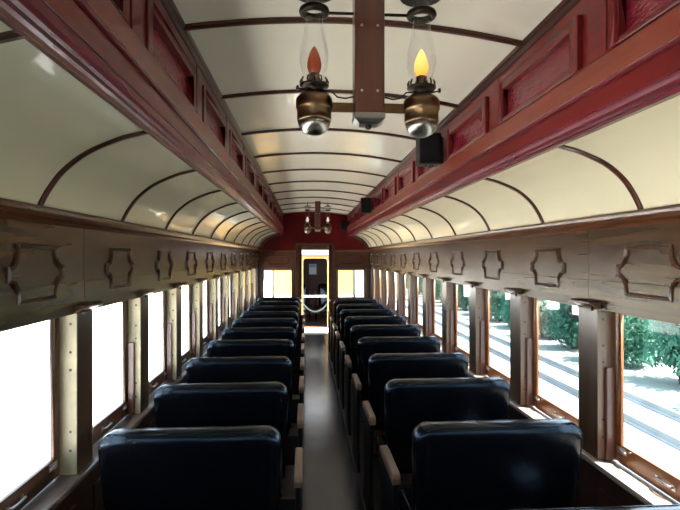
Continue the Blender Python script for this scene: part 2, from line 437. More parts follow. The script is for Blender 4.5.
wall = {}
win_n = 0
for s, side in ((-1, 'left'), (1, 'right')):
    def X(a): return s * a
    w = MB()
    y0, y1 = YB, YE
    w.box(X(HW), X(OUT), y0, y1, 0, .79)                      # below the windows
    w.box(X(HW + .012), X(OUT), y0, y1, HEAD, CORN + .03)     # carcass above
    edges = [yc(k) + P/2 for k in KS]
    posts = [(y0, yc(KS[0]) - P/2 + PILW/2)] + [(e - PILW/2, e + PILW/2) for e in edges[:-1]] + [(edges[-1] - PILW/2, y1)]
    for a, b in posts: w.box(X(HW + .02), X(OUT), a, b, .79, HEAD)
    W = w.build('wall_' + side, M['wainscot'])
    tag(W, 'varnished wooden side wall with windows, %s of the aisle' % side, 'wall', kind='structure')
    wall[side] = W
    # letterboards, four bays long, above a paler lower rail
    cuts = [y0] + [yc(k) + P/2 for k in (-4, 0, 4, 8)] + [y1]
    for a, b in zip(cuts[:-1], cuts[1:]):
        MB().box(X(HW), X(HW + .012), a + .0015, b - .0015, 1.735, CORN).build('letterboard', M['letter'], W, .0015, 1)
        MB().box(X(HW - .003), X(HW + .012), a + .0015, b - .0015, HEAD, 1.7345).build('window_head_rail', M['rail'], W, .0015, 1)
    # cornice
    prof = [(HW, 1.995), (HW - .012, 1.997), (HW - .018, 2.008), (HW - .030, 2.022), (HW - .038, 2.040), (HW - .040, 2.052), (HW - .034, 2.064), (HW - .015, 2.068), (HW, 2.068)]
    MB().prism_y([(X(a), z) for a, z in prof], y0, y1, 0).build('cornice', M['cornice'], W)
    # carved panel mouldings
    path = ornament_path(.197, .108)
    for k in KS:
        if k < -1: continue
        mb = MB()
        strip_loop(mb, path, .0095, 0, .012, lambda u, v, h: (X(HW - .0005 - h), yc(k) + u + (.03 if s < 0 else 0), 1.789 + v))
        mb.build('panel_moulding', M['mould'], W)
    # sill
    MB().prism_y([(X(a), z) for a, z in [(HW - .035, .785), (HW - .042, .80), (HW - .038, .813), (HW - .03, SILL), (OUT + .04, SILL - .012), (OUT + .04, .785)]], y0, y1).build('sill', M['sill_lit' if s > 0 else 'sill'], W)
    # pilasters with caps, jamb boards and stop battens
    for i, e in enumerate(edges[:-1]):
        k = KS[i]
        if k < -2: continue
        MB().box(X(HW - .008), X(HW + .02), e - PILW/2, e + PILW/2, SILL, HEAD).build('pilaster', M['pilaster'], W, .004, 2)
        cp = MB()
        yy0, yy1 = e - .112, e + .078
        cp.prism_y([(X(a), z) for a, z in [(HW - .003, 1.590), (HW - .018, 1.592), (HW - .032, 1.600), (HW - .045, 1.608), (HW - .064, 1.612), (HW - .064, 1.624), (HW - .052, 1.629), (HW - .003, 1.629)]], yy0, yy1)
        cap = cp.build('pilaster_cap', M['mould'], W, .003, 2)
        MB().lathe([(.003, -.018), (.006, -.016), (.008, -.010), (.006, -.003), (.005, .004)], X(HW - .042), e - .10, 1.598, 12).build('knob', M['brass_dark'], cap)
        jm = M['jamb_cream'] if s < 0 else M['jamb_tan']  # cream tone on the left wall, tan on the right
        jb = MB(); jb.box(X(HW - .006), X(HW + (.073 if s < 0 else .080)), e - PILW/2 - .006, e - PILW/2, SILL, HEAD)
        for zz in (1.535, 1.40, 1.315, 1.02, .93):
            jb.add([(X(HW + .022 + .007*cos(t)), e - PILW/2 - .0066, zz + .007*sin(t)) for t in [2*pi*q/8 for q in range(8)]], [tuple(range(8))], 1)
        jb.build('jamb_board', [jm, M['screw']], W)
        j2 = MB(); j2.box(X(HW - .006), X(HW + (.073 if s < 0 else .080)), e + PILW/2, e + PILW/2 + .006, SILL, HEAD)
        j2.build('jamb_board', jm, W)
        if not (s < 0 and k == 0):
            MB().box(X(HW + .030), X(HW + .070), e - PILW/2 - .026, e - PILW/2 - .0062, SILL, 1.29).build('stop_batten', M['batten'], W, .004, 2)
    # wainscot panels below the sill
    for k in KS:
        if k < -1: continue
        MB().box(X(HW - .012), X(HW), yc(k) - .36, yc(k) + .36, .18, .68).build('wainscot_panel', M['wainscot'], W, .008, 2)
    # sash windows
    for k in KS:
        win_n += 1
        R = empty('window_%d' % win_n, (X(HW + (.068 if s < 0 else .076)), yc(k), SILL)); tag(R, None, None, kind='structure')
        tag(R, '%s sash window from the end door, in the wall %s of the aisle' % (ORD[10 - k], side), 'window')
        hw = P/2 - PILW/2 - .007
        st = .047 if s < 0 else .055; H = HEAD - SILL
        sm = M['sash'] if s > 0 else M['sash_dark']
        f = MB()
        t0, t1 = 0.004, (.026 if s < 0 else .021)                                  # from inside face outwards
        f.box(X(t0), X(t1), -hw, -hw + st, 0, H); f.box(X(t0), X(t1), hw - st, hw, 0, H)
        f.box(X(t0), X(t1), -hw + st, hw - st, 0, .095); f.box(X(t0), X(t1), -hw + st, hw - st, H - .018, H)
        fr = f.build('window_frame', sm, R, .004, 2)
        MB().box(X(.009), X(.013), -hw + st - .004, hw - st + .004, .09, H - .014).build('pane', M['glass'], R)
        hd = MB(); hx = X(t0)
        hd.tube([(hx, -.05, .045), (X(t0 - .018), -.046, .05), (X(t0 - .024), -.02, .052), (X(t0 - .024), .02, .052), (X(t0 - .018), .046, .05), (hx, .05, .045)], .006, 8)
        hd.box(X(t0 - .003), X(t0), -.062, -.04, .032, .058); hd.box(X(t0 - .003), X(t0), .04, .062, .032, .058)
        hd.build('lift_handle', M['steel'], R)
        la = MB(); la.box(X(t0 - .006), X(t0), hw - .10, hw - .03, .055, .085)
        la.box(X(t0 - .016), X(t0 - .006), hw - .085, hw - .06, .06, .08)
        la.tube([(X(t0 - .012), hw - .07, .07), (X(t0 - .016), hw - .12, .072)], .006, 8)
        la.build('latch', M['steel'], R)

# ------------------------------------------------------------------ cove ceilings, soffits, clerestory
cove = [(1.30, 2.062), (1.292, 2.085), (1.263, 2.14), (1.21, 2.212), (1.12, 2.284), (1.0, 2.338), (.93, 2.358), (.87, 2.372)]
def cat(pts, n=4):
    out = []
    for i in range(len(pts)-1):
        p0 = pts[max(i-1,0)]; p1 = pts[i]; p2 = pts[i+1]; p3 = pts[min(i+2,len(pts)-1)]
        for t in [q/n for q in range(n)]:
            out.append(tuple(.5*((2*p1[d]) + (-p0[d]+p2[d])*t + (2*p0[d]-5*p1[d]+4*p2[d]-p3[d])*t*t + (-p0[d]+3*p1[d]-3*p2[d]+p3[d])*t**3) for d in (0,1)))
    out.append(pts[-1]); return out
cove = cat(cove)
def cove_pt(s, a, z):
    t = (1.30 - a) / .43
    return (s*a + SH_X*t, z - SH_Z*s*a*t)
LR = [2.14 + .925*k for k in range(-4, 11)]
UR = [2.19 + .945*k for k in range(-4, 11)]
trim_n = 0
for s, side in ((-1, 'left'), (1, 'right')):
    mb = MB()
    pts = [cove_pt(s, a, z) for a, z in cove]
    outer = [cove_pt(s, a + .02, z + .045) for a, z in cove]
    mb.prism_y(pts + outer[::-1], YB, YE, smooth=False)
    cv = mb.build('ceiling_cove_' + side, M['cream'])
    for p in cv.data.polygons: p.use_smooth = len(p.vertices) == 4
    cv.data.set_sharp_from_angle(angle=radians(30))
    tag(cv, 'cream curved lower ceiling above the windows, %s of the aisle' % side, 'ceiling', kind='structure')
    for y in LR:
        r = MB(); vs = []; fs = []
        wd, th = .014, .014
        n = len(cove)
        for i, (a, z) in enumerate(cove):
            j0, j1 = max(i-1,0), min(i+1,n-1)
            d = Vector((cove[j1][0]-cove[j0][0], cove[j1][1]-cove[j0][1])).normalized()
            nr = Vector((d.y, -d.x)) * (1 if d.x < 0 else -1)
            nr = Vector((-abs(nr.x), -abs(nr.y)))
            for dy, h in ((-wd, 0), (-wd, th*.6), (-wd*.5, th), (wd*.5, th), (wd, th*.6), (wd, 0)):
                q = cove_pt(s, a + nr.x*h, z + nr.y*h)
                vs.append((q[0], y + dy, q[1]))
        for i in range(n-1):
            for t in range(5):
                fs.append((i*6+t, i*6+t+1, (i+1)*6+t+1, (i+1)*6+t))
        r.add(vs, fs, 0, False)
        r.build('ceiling_rib', M['rib'], cv)
    # soffit / lower deck beam
    def strip(prof, mi, mb):
        q = [roof(s*a, 1.86 + z) for a, z in prof]
        mb.prism_y(q, YB, YE, mi, caps=False, closed=False)
    trim_n += 1
    bm_ = MB()
    strip([(.915, .535), (.898, .520), (.897, .505), (.890, .498), (.880, .497), (.874, .502)], 0, bm_)
    sf = bm_.build('trim_%d' % trim_n, M['darktrim'])
    tag(sf, 'long red mahogany beam under the clerestory windows, %s of the aisle' % side, 'beam', kind='structure')
    bm_ = MB()
    strip([(.876, .503), (.868, .487), (.858, .486), (.845, .480), (.825, .477), (.812, .480), (.806, .487), (.800, .487), (.797, .480), (.785, .483), (.776, .492), (.772, .503), (.770, .512), (.764, .513)], 0, bm_)
    bm_.build('soffit_moulding', M['purple'], sf)
    bm_ = MB()
    strip([(.764, .513), (.758, .572), (.7505, .574)], 0, bm_); bm_.build('fascia', M['mahogany'], sf)
    bm_ = MB()
    strip([(.7505, .574), (.746, .577), (.744, .584), (.746, .591), (.752, .594)], 0, bm_); bm_.build('bead', M['purple'], sf)
    bm_ = MB()
    strip([(.752, .594), (.754, .596), (.752, .672), (.758, .682), (.83, .684)], 0, bm_); bm_.build('ledge_board', M['mahogany_light'], sf)
    # clerestory wall: top strip, posts and window units
    a0, a1 = .766, .82
    cw = MB()
    def rbox(mb, a_in, a_out, y0, y1, z0, z1, mi=0):
        q = [roof(s*a, 1.86 + z) for a, z in [(a_in, z0), (a_out, z0), (a_out, z1), (a_in, z1)]]
        mb.prism_y(q, y0, y1, mi)
    rbox(cw, a0, a1, YB, YE, .85, 1.0)
    hwc = .325
    ed = [YB] + [v for k in KS for v in (yc(k) - hwc - .045, yc(k) + hwc + .045)] + [YE]
    for i in range(0, len(ed), 2): rbox(cw, a0, a1, ed[i], ed[i+1], .678, .85)
    CW = cw.build('wall_clerestory_' + side, M['mahogany'])
    tag(CW, 'red clerestory wall with ruby glass windows, %s of the aisle' % side, 'wall', kind='structure')
    cm = MB()
    q = [roof(s*a, 1.86 + z) for a, z in [(.77, .935), (.76, .938), (.755, .948), (.752, .956), (.742, .962), (.738, .975), (.742, .99), (.77, 1.0)]]
    cm.prism_y(q, YB, YE); cm.build('clerestory_cornice', M['darktrim'], CW)
    for k in KS[2:]:
        if k < 10:
            pb = MB(); e = yc(k) + P/2
            rbox(pb, a0 - .006, a0, e - .055, e + .055, .682, .93)
            pb.build('clerestory_post', M['mahogany'], CW, .003, 1)
    for k in KS:
        win_n += 1
        c = roof(s*a0 - (.012 if s > 0 else 0), 1.86 + .68)
        R = empty('window_%d' % win_n, (c[0], yc(k), c[1]))
        tag(R, '%s ruby glass clerestory window from the end door, %s of the aisle' % (ORD[10 - k], side), 'window', kind='structure')
        f = MB(); hh = .155; b = .045
        f.box(X(-.010) if False else s*-.010, s*.03, -hwc - b, -hwc + .008, .0, .20); f.box(s*-.010, s*.03, hwc - .008, hwc + b, .0, .20)
        f.box(s*-.010, s*.03, -hwc + .008, hwc - .008, .0, .016); f.box(s*-.010, s*.03, -hwc + .008, hwc - .008, .156, .20)
        f.build('window_frame', M['mahogany'], R, .004, 2)
        MB().box(s*.018, s*.022, -hwc, hwc, .008, .165).build('pane', M['ruby'], R)

# upper ceiling
def arc_z(x): return 2.828 + .072 * (1 - (x/.785)**2)
xs = [-.785 + 1.57*i/24 for i in range(25)]
pts = [roof(x, arc_z(x)) for x in xs]; top = [roof(x, arc_z(x) + .05) for x in xs]
uc = MB().prism_y(pts + top[::-1], YB, YE).build('ceiling', M['cream_up'])
for p in uc.data.polygons: p.use_smooth = len(p.vertices) == 4
uc.data.set_sharp_from_angle(angle=radians(30))
tag(uc, 'cream arched upper ceiling crossed by dark ribs', 'ceiling', kind='structure')
xr = [-.76 + 1.52*i/24 for i in range(25)]
for y in UR:
    if y > YE: continue
    r = MB(); vs = []; fs = []
    for x in xr:
        for dy, h in ((-.017, 0), (-.017, .011), (-.009, .018), (.009, .018), (.017, .011), (.017, 0)):
            q = roof(x, arc_z(x) - h); vs.append((q[0], y + dy, q[1]))
    for i in range(24):
        for t in range(5): fs.append((i*6+t, i*6+t+1, (i+1)*6+t+1, (i+1)*6+t))
    r.add(vs, fs); r.build('ceiling_rib', M['rib'], uc)

# ------------------------------------------------------------------ end walls
def end_outline():
    pts = []
    L = [cove_pt(-1, a, z) for a, z in cove]
    Rr = [cove_pt(1, a, z) for a, z in cove]
    pts += L + [roof(-.9, 1.86 + .52), roof(-.80, 1.86 + .70), roof(-.80, 2.86)]
    pts += [roof(x, arc_z(x) + .03) for x in xs[1:-1]]
    pts += [roof(.80, 2.86), roof(.80, 1.86 + .70), roof(.9, 1.86 + .52)] + Rr[::-1]
    return pts
DX0, DX1, DH = -.308, .348, 2.03        # doorway
EW = [(-1.20, -.53), (.55, 1.19)]       # end windows
EZ0, EZ1 = .87, 1.53
def end_wall(name, ya, yb, label, withwin):
    w = MB()
    xs_ = sorted([-OUT, OUT, DX0, DX1] + [v for p_ in EW for v in p_])
    for i in range(len(xs_)-1):
        a, b = xs_[i], xs_[i+1]
        mid = (a+b)/2
        if DX0 < mid < DX1: w.box(a, b, ya, yb, DH, 2.06)
        elif any(p_[0] < mid < p_[1] for p_ in EW):
            w.box(a, b, ya, yb, 0, EZ0); w.box(a, b, ya, yb, EZ1, 2.06)
        else: w.box(a, b, ya, yb, 0, 2.06)
    o = w.build(name, M['endwood'])
    tag(o, label, 'wall', kind='structure')
    up = MB().prism_y([(-OUT, 2.06)] + end_outline() + [(OUT, 2.06)], ya, yb)
    up.build('upper_panel', M['crimson'], o)
    return o
we = end_wall('wall_front', YE, YE + .10, 'end wall of the coach, crimson above brown wood around the doorway', True)
wb = end_wall('wall_back', YB - .10, YB, 'end wall of the coach behind the seats', True)
# crimson field drops a little below the spring line
MB().box(-HW + .002, HW - .002, YE - .006, YE, 2.0, 2.06).build('crimson_band', M['crimson'], we)
for a, b in ((-HW + .002, DX0 - .125), (DX1 + .125, HW - .002)):
    mb = MB(); mb.prism_x([(YE, 1.955), (YE - .012, 1.957), (YE - .022, 1.975), (YE - .030, 1.99), (YE - .030, 2.0), (YE, 2.003)], a, b)
    mb.build('cornice', M['cornice'], we)
# arched rim following the cove on the end wall
for s in (-1, 1):
    vs = []; fs = []
    for a, z in cove:
        p_ = cove_pt(s, a - .001, z - .001); q_ = cove_pt(s, a - .05, z - .04)
        for (xx, zz), yy in ((p_, YE), (p_, YE - .02), (q_, YE - .02), (q_, YE)): vs.append((xx, yy, zz))
    for i in range(len(cove)-1):
        for t in range(3): fs.append((i*4+t, i*4+t+1, (i+1)*4+t+1, (i+1)*4+t))
    MB().add(vs, fs).build('arched_trim', M['mould'], we)
# elongated octagon mouldings
for (a, b) in EW:
    cx = (a+b)/2; hw_, hh_, ch = .255, .10, .075
    pth = [(-hw_+ch, hh_), (hw_-ch, hh_), (hw_, hh_-ch), (hw_, -hh_+ch), (hw_-ch, -hh_), (-hw_+ch, -hh_), (-hw_, -hh_+ch), (-hw_, hh_-ch)]
    mb = MB(); strip_loop(mb, pth, .011, 0, .018, lambda u, v, h: (cx + u, YE - .0005 - h, 1.765 + v))
    mb.build('panel_moulding', M['mould'], we)
# end windows
for (a, b), wl in zip(EW, ('left', 'right')):
    win_n += 1
    R = empty('window_%d' % win_n, ((a+b)/2, YE, EZ0)); hw = (b-a)/2; H = EZ1 - EZ0
    tag(R, 'square end wall window %s of the doorway showing a yellow coach' % wl, 'window', kind='structure')
    f = MB(); fw = .045
    f.box(-hw-fw, -hw+.012, -.02, .06, -fw, H+fw); f.box(hw-.012, hw+fw, -.02, .06, -fw, H+fw)
    f.box(-hw+.012, hw-.012, -.02, .06, -fw, .012); f.box(-hw+.012, hw-.012, -.02, .06, H-.012, H+fw)
    f.build('window_frame', M['sash_dark'], R, .005, 2)
    MB().box(-hw+.008, hw-.008, .03, .034, .008, H-.008).build('pane', M['glass'], R)
# door casing (doorway stands open)
D = empty('door_1', ((DX0+DX1)/2, YE, 0)); tag(D, 'open end doorway with dark wooden casing', 'door', kind='structure')
hw = (DX1-DX0)/2; cw_ = .115
f = MB()
f.box(-hw-cw_, -hw+.006, -.028, .10, 0.007, DH+cw_); f.box(hw-.006, hw+cw_, -.028, .10, 0.007, DH+cw_); f.box(-hw+.006, hw-.006, -.028, .10, DH-.006, DH+cw_)
f.build('door_frame', M['endwood'], D, .006, 2)
f = MB(); o_ = cw_
f.box(-hw-o_-.014, -hw-o_+.012, -.042, 0, .007, DH+o_+.014); f.box(hw+o_-.012, hw+o_+.014, -.042, 0, .007, DH+o_+.014); f.box(-hw-o_+.012, hw+o_-.012, -.042, 0, DH+o_-.012, DH+o_+.014)
f.build('casing_moulding', M['mould'], D, .005, 2)
MB().box(-hw+.006, hw-.006, -.02, .16, .0065, .018).build('threshold', M['steel'], D, .003, 1)

DB = empty('rear_light_block', ((DX0+DX1)/2, YB, 0)); tag(DB, 'unseen rear door, added shut to cut light on the seat backs', 'door', kind='structure')
MB().box(-hw, hw, -.06, -.02, 0.007, DH).build('blocking_panel', M['endwood'], DB, .004, 1)  # added shut, keeps bright reflections off the seat backs
# rope across the doorway
rp = MB(); pts = []
for i in range(25):
    t = i/24; x = DX0 - .01 + (DX1 - DX0 + .02)*t
    pts.append((x, YE - .055, .55 + .26*(2*t-1)**2))
rp.tube(pts, .016, 8)
RO = rp.build('barrier_rope', M['rope'])
tag(RO, 'white rope hanging in a curve across the open end doorway', 'rope')
for x in (DX0 - .012, DX1 + .012):
    MB().lathe([(.02, -.03), (.024, 0), (.02, .02), (.008, .03)], x, YE - .055, .81, 10).build('hook', M['steel'], RO)

# ------------------------------------------------------------------ seats
def rounded_outline(w, h, r, taper, n=9, squeeze=0):
    pts = []
    def corner(cx, cz, a0, a1):
        for i in range(n+1):
            a = a0 + (a1-a0)*i/n
            pts.append((cx + r*cos(a), cz + r*sin(a)))
    corner(w/2 - r, h - r, 0, pi/2)
    m = 10
    for i in range(1, m): pts.append((w/2 - r - (w - 2*r)*i/m, h))
    corner(-w/2 + r, h - r, pi/2, pi)
    for i in range(1, m): pts.append((-w/2, h - r - (h - r - .03)*i/m))
    corner_r = .03
    for i in range(6):
        a = pi + pi/2*i/5; pts.append((-w/2 + .03 + .03*cos(a), .03 + .03*sin(a)))
    for i in range(1, m): pts.append((-w/2 + .03 + (w - .06)*i/m, 0))
    for i in range(6):
        a = 1.5*pi + pi/2*i/5; pts.append((w/2 - .03 + .03*cos(a), .03 + .03*sin(a)))
    for i in range(1, m): pts.append((w/2, .03 + (h - r - .03)*i/m))
    # narrower towards the foot
    out = []
    for x, z in pts:
        k = 1 - taper * (1 - min(1, z / (h*.85)))**1.3
        out.append((x*k, z))
    return out

SW, SHT, STH = .85, .60, .125
def back_mesh():
    ol = rounded_outline(SW, SHT, .075, .055)
    n = len(ol); cz = SHT*.5
    rings = [(.0, -.040), (-.006, -.020), (-.008, 0), (-.006, .020), (0, .040)]
    ringsF = [(0, .040), (.006, .052), (.018, .060), (.045, .067), (.10, .072), (.17, .075), (.24, .076)]
    seq = [(d, -y) for d, y in ringsF[::-1]] + rings[1:-1] + ringsF
    vs = []; fs = []
    nr = []
    for i in range(n):
        a = Vector(ol[i-1]); c = Vector(ol[(i+1) % n]); d = (c-a).normalized(); nr.append(Vector((d.y, -d.x)))
    for d, y in seq:
        for i, (x, z) in enumerate(ol):
            if d <= .045:
                q = Vector((x, z)) - nr[i]*d
                # gathered pleats at the two upper corners
                if z > SHT - .09 and abs(x) > SW/2 - .10 and .0 <= d:
                    q += nr[i] * (.0045 if i % 2 else -.0045) * (1 if abs(y) < .066 else .4)
            else:
                kx = (SW/2 - d)/(SW/2); kz = (SHT/2 - d)/(SHT/2)
                q = Vector((x*kx, cz + (z-cz)*kz))
            lean = -.10*(q.y/SHT)
            vs.append((q.x, y + lean, q.y))
    for j in range(len(seq)-1):
        for i in range(n):
            i2 = (i+1) % n
            fs.append((j*n+i, j*n+i2, (j+1)*n+i2, (j+1)*n+i))
    mb = MB(); mb.add(vs, fs, 0, True)
    mb.add(vs[:n], [tuple(range(n))[::-1]], 0, True); mb.add(vs[-n:], [tuple(range(n))], 0, True)
    return mb, ol, nr
def welt(ol, nr, y, d=.004):
    pts = []
    for (x, z), n_ in zip(ol, nr):
        q = Vector((x, z)) - n_*d
        pts.append((q.x, y - .10*(q.y/SHT), q.y))
    return MB().tube(pts, .0055, 6, closed=True)

ZB = .416                                # foot of the seat back
def make_seat():
    """faces +Y; origin on the floor under the top edge of the back, aisle end towards +X of the left bank"""
    root = empty('coach_seat')
    off = .06
    mb, ol, nr = back_mesh()
    bk = mb.build('backrest', M['leather'], root, loc=(0, off, ZB))
    w1 = welt(ol, nr, -.046).build('piping', M['leather'], bk)
    w2 = welt(ol, nr, .046).build('piping', M['leather'], bk)
    # cushion
    cu = MB()
    prof = [(.07, .33), (.065, .40), (.08, .445), (.12, .462), (.28, .478), (.44, .470), (.50, .455), (.525, .425), (.53, .38), (.52, .33)]
    cu.prism_x(prof, -SW/2 + .02, SW/2 - .02)
    cu.build('cushion', M['leather'], root, .018, 3)
    bx = MB().box(-SW/2 + .03, SW/2 - .03, .09, .50, .26, .33)
    bx.build('seat_frame', M['dark_in'], root, .006, 2)
    return root
def end_frame(sgn):
    """iron seat end on the aisle with wooden armrest; sgn = +1 puts it on the +X side"""
    x0 = sgn * (SW/2 + .072); x1 = sgn * (SW/2 + .100)
    pl = [(.01, .690), (.015, .60), (.03, .50), (.05, .40), (.06, .20), (.0, .05), (-.02, .0), (.46, .0), (.44, .05), (.40, .12), (.39, .30), (.42, .46), (.435, .60), (.43, .690), (.40, .705), (.02, .705)]
    return MB().prism_x(pl, min(x0, x1), max(x0, x1))
def arm_cap(sgn):
    xc = sgn * (SW/2 + .086)
    hw_ = .021
    prof = [(-.012, .715), (-.016, .740), (-.004, .757), (.03, .762), (.34, .760), (.40, .754), (.436, .738), (.45, .718), (.445, .705), (-.005, .705)]
    mb = MB().prism_x(prof, xc - hw_, xc + hw_)
    return mb

protos = {}
for sgn in (1, -1):
    r = make_seat()
    end_frame(sgn).build('seat_end', M['iron'], r, .006, 2)
    arm_cap(sgn).build('armrest', M['armwood'], r, .010, 3)
    # wall side leg
    x0 = -sgn * (SW/2 - .02); x1 = -sgn * (SW/2 - .06)
    MB().box(x0, x1, .12, .46, 0, .26).build('leg', M['iron'], r, .006, 2)
    # footrest bar behind, and the plate joining back to end frame
    fr = MB().tube([(-SW/2 + .05, .04, .12), (SW/2 - .02 if sgn > 0 else SW/2 - .05, .04, .12)], .014, 8)
    fr.tube([(sgn*(SW/2 - .08), .04, .12), (sgn*(SW/2 - .08), .14, .26)], .010, 6)
    fr.tube([(-sgn*(SW/2 - .08), .04, .12), (-sgn*(SW/2 - .08), .14, .26)], .010, 6)
    fr.build('footrest', M['iron'], r)
    hg = MB().prism_x([(-.02, .50), (.045, .44), (.08, .46), (.03, .62), (-.01, .66)], sgn*(SW/2 - .012) if sgn < 0 else SW/2 - .012, sgn*(SW/2 + .02) if sgn > 0 else -SW/2 + .012)
    hg.v = [(sgn*(SW/2 - .012 if abs(v[0]) < SW/2 else SW/2 + .075), v[1], v[2]) for v in hg.v]
    hg.build('back_hinge', M['iron'], r, .004, 1)
    protos[sgn] = r

XL, XR = -.750, .765
left_rows = [2.50 + .862*n for n in range(-1, 10)]
right_rows = [2.50 + .892*n for n in range(-1, 9)]
for rows, sgn, xx, side in ((left_rows, 1, XL, 'left'), (right_rows, -1, XR, 'right')):
    for i, y in enumerate(rows):
        o = protos[sgn] if i == 0 else copy_tree(protos[sgn])
        o.location = (xx, y, 0)
        idx = len(rows) - 1 - i
        lab = 'black leather coach seat %s of the aisle, ' % side
        lab += 'last row beside the end door' if idx == 0 else '%s row from the end door' % ORD[idx]
        tag(o, lab, 'seat', 'leather coach seats in two banks along the aisle')

# ------------------------------------------------------------------ hanging lamps
def lamp(root_y, tones):
    zc = roof(0, arc_z(0))[1]
    R = empty('hanging_lamp', (SH_X - .002, root_y, 0))
    p = MB().box(-.053, .053, -.045, .045, 2.347, zc - .001).build('post', M['postwood'], R, .005, 2)
    cap = MB()
    vs = [(-.056,-.047,2.372),(.056,-.047,2.372),(.056,.047,2.372),(-.056,.047,2.372),(-.056,-.047,2.352),(.056,-.047,2.352),(.056,.047,2.352),(-.056,.047,2.352),(-.034,-.03,2.336),(.034,-.03,2.336),(.034,.03,2.336),(-.034,.03,2.336)]
    cap.add(vs, [(0,1,2,3),(0,1,5,4),(1,2,6,5),(2,3,7,6),(3,0,4,7),(4,5,9,8),(5,6,10,9),(6,7,11,10),(7,4,8,11),(8,9,10,11)])
    cap.v = [(v[0]*.98, v[1], v[2] - .008) for v in cap.v]
    cp = cap.build('post_cap', M['chrome'], R, .002, 1)
    MB().lathe([(.003, -.014), (.010, -.010), (.012, -.003), (.012, .002)], 0, 0, 2.327, 14).build('finial', M['brass_dark'], cp)
    for z in (2.668, 2.440):
        for x in (-.028, .028):
            b = MB(); b.lathe([(.002, .003), (.0045, .0015), (.005, 0)], 0, 0, 0, 10)
            b.v = [(x + v[0], -.0455 - v[2], z + v[1]) for v in b.v]
            b.build('screw', M['steel'], p)
    for sg, tone in zip((-1, 1), tones):
        x = sg * .1935
        arm = MB()
        arm.box(sg*.05, sg*.14, -.004, .004, 2.374, 2.409)
        arm.build('lamp_arm', M['brass'], R, .002, 1)
        fo = MB()
        fo.lathe([(.0, 2.289), (.022, 2.292), (.042, 2.303), (.054, 2.320), (.060, 2.340)], x, 0, 0, 36)
        f_ = MB(); f_.lathe([(.060, 2.338), (.061, 2.347), (.061, 2.380), (.064, 2.384), (.066, 2.388), (.066, 2.414), (.064, 2.420), (.056, 2.430), (.040, 2.440), (.022, 2.446), (.014, 2.450)], x, 0, 0, 36)
        fount = f_.build('oil_fount', M['brass'], R)
        fo.build('reflector_bowl', M['chrome'], fount)
        bu = MB()
        bu.lathe([(.014, 2.432), (.022, 2.436), (.030, 2.444), (.026, 2.452), (.046, 2.458), (.052, 2.465), (.052, 2.470), (.048, 2.465), (.020, 2.462), (.0, 2.462)], x, 0, 0, 32)
        for q in range(12):
            a = 2*pi*q/12
            bu.tube([(x + .049*cos(a), .049*sin(a), 2.466), (x + .050*cos(a), .050*sin(a), 2.481), (x + .045*cos(a), .045*sin(a), 2.491)], .003, 5)
        burner = bu.build('burner', M['brass_dark'], R)
        kn = MB(); kn.tube([(x + sg*.028, -.012, 2.446), (x + sg*.060, -.02, 2.452)], .0025, 6)
        kn.tube([(x + sg*.056, -.02, 2.452), (x + sg*.064, -.021, 2.453)], .008, 10)
        kn.build('wick_knob', M['brass_dark'], burner)
        so = MB().lathe([(.024, 2.462), (.024, 2.490), (.021, 2.493), (.021, 2.506), (.018, 2.509)], x, 0, 0, 20)
        so.build('bulb_socket', M['brass'], burner)
        bl = MB().lathe([(.013, 2.507), (.020, 2.515), (.0255, 2.532), (.026, 2.546), (.022, 2.567), (.014, 2.589), (.006, 2.603), (.001, 2.609)], x, 0, 0, 24)
        bl.build('flame_bulb', tone, R)
        ch = MB()
        ch.lathe([(.043, 2.468), (.044, 2.488), (.040, 2.502), (.046, 2.525), (.053, 2.550), (.054, 2.570), (.050, 2.600), (.043, 2.630), (.036, 2.658), (.0315, 2.700), (.030, 2.735), (.0305, 2.79)], x, 0, 0, 32, cap=False)
        cho = ch.build('glass_chimney', M['chimney'], R)
        rg = MB(); pr = [(.033, -.012), (.040, -.019), (.050, -.014), (.055, -.003), (.052, .010), (.042, .017), (.034, .012)]
        rg.lathe([(r_, 2.732 + z_*.8) for r_, z_ in pr] + [(pr[0][0], 2.732 + pr[0][1]*.8)], x, 0, 0, 32, cap=False)
        rgo = rg.build('chimney_ring', M['brass_dark'], R)
        MB().tube([(sg*.05, 0, 2.728), (sg*.147, 0, 2.728)], .0055, 8).build('ring_rod', M['brass_dark'], rgo)
        sb = MB().lathe([(.078, 2.798), (.076, 2.803), (.055, 2.812), (.022, 2.822), (.010, 2.83), (.004, 2.835), (.004, arc_z(x) - .0005)], x, 0, 0, 32)
        sb.build('smoke_bell', M['brass_dark'], R)
        MB().tube([(sg*.054, -.02, 2.425), (sg*.085, -.022, 2.417), (sg*.112, -.02, 2.422), (sg*.135, -.014, 2.445), (x - sg*.024, -.01, 2.449)], .0028, 6).build('lamp_wire', M['black'], R)
    return R
amber = bulb_mat('faintly glowing amber bulb', (.16, .025, .008), (.24, .05, .018), .15, 2.50, 2.61)  # dark bulb given a faint glow of its own
gold = bulb_mat('yellow flame bulb', (.85, .26, .015), (.95, .62, .20), .38, 2.50, 2.61)
clear = bulb_mat('pale bulb', (.55, .45, .42), (.7, .62, .6), .25, 2.50, 2.61)
l1 = lamp(1.785, (amber, gold))
tag(l1, 'brass twin oil-style lamp on a mahogany ceiling post with red and yellow bulbs', 'lamp', 'hanging twin lamps')
l2 = lamp(9.53, (clear, clear))
tag(l2, 'small far twin lamp on a wooden ceiling post before the crimson end wall', 'lamp', 'hanging twin lamps')

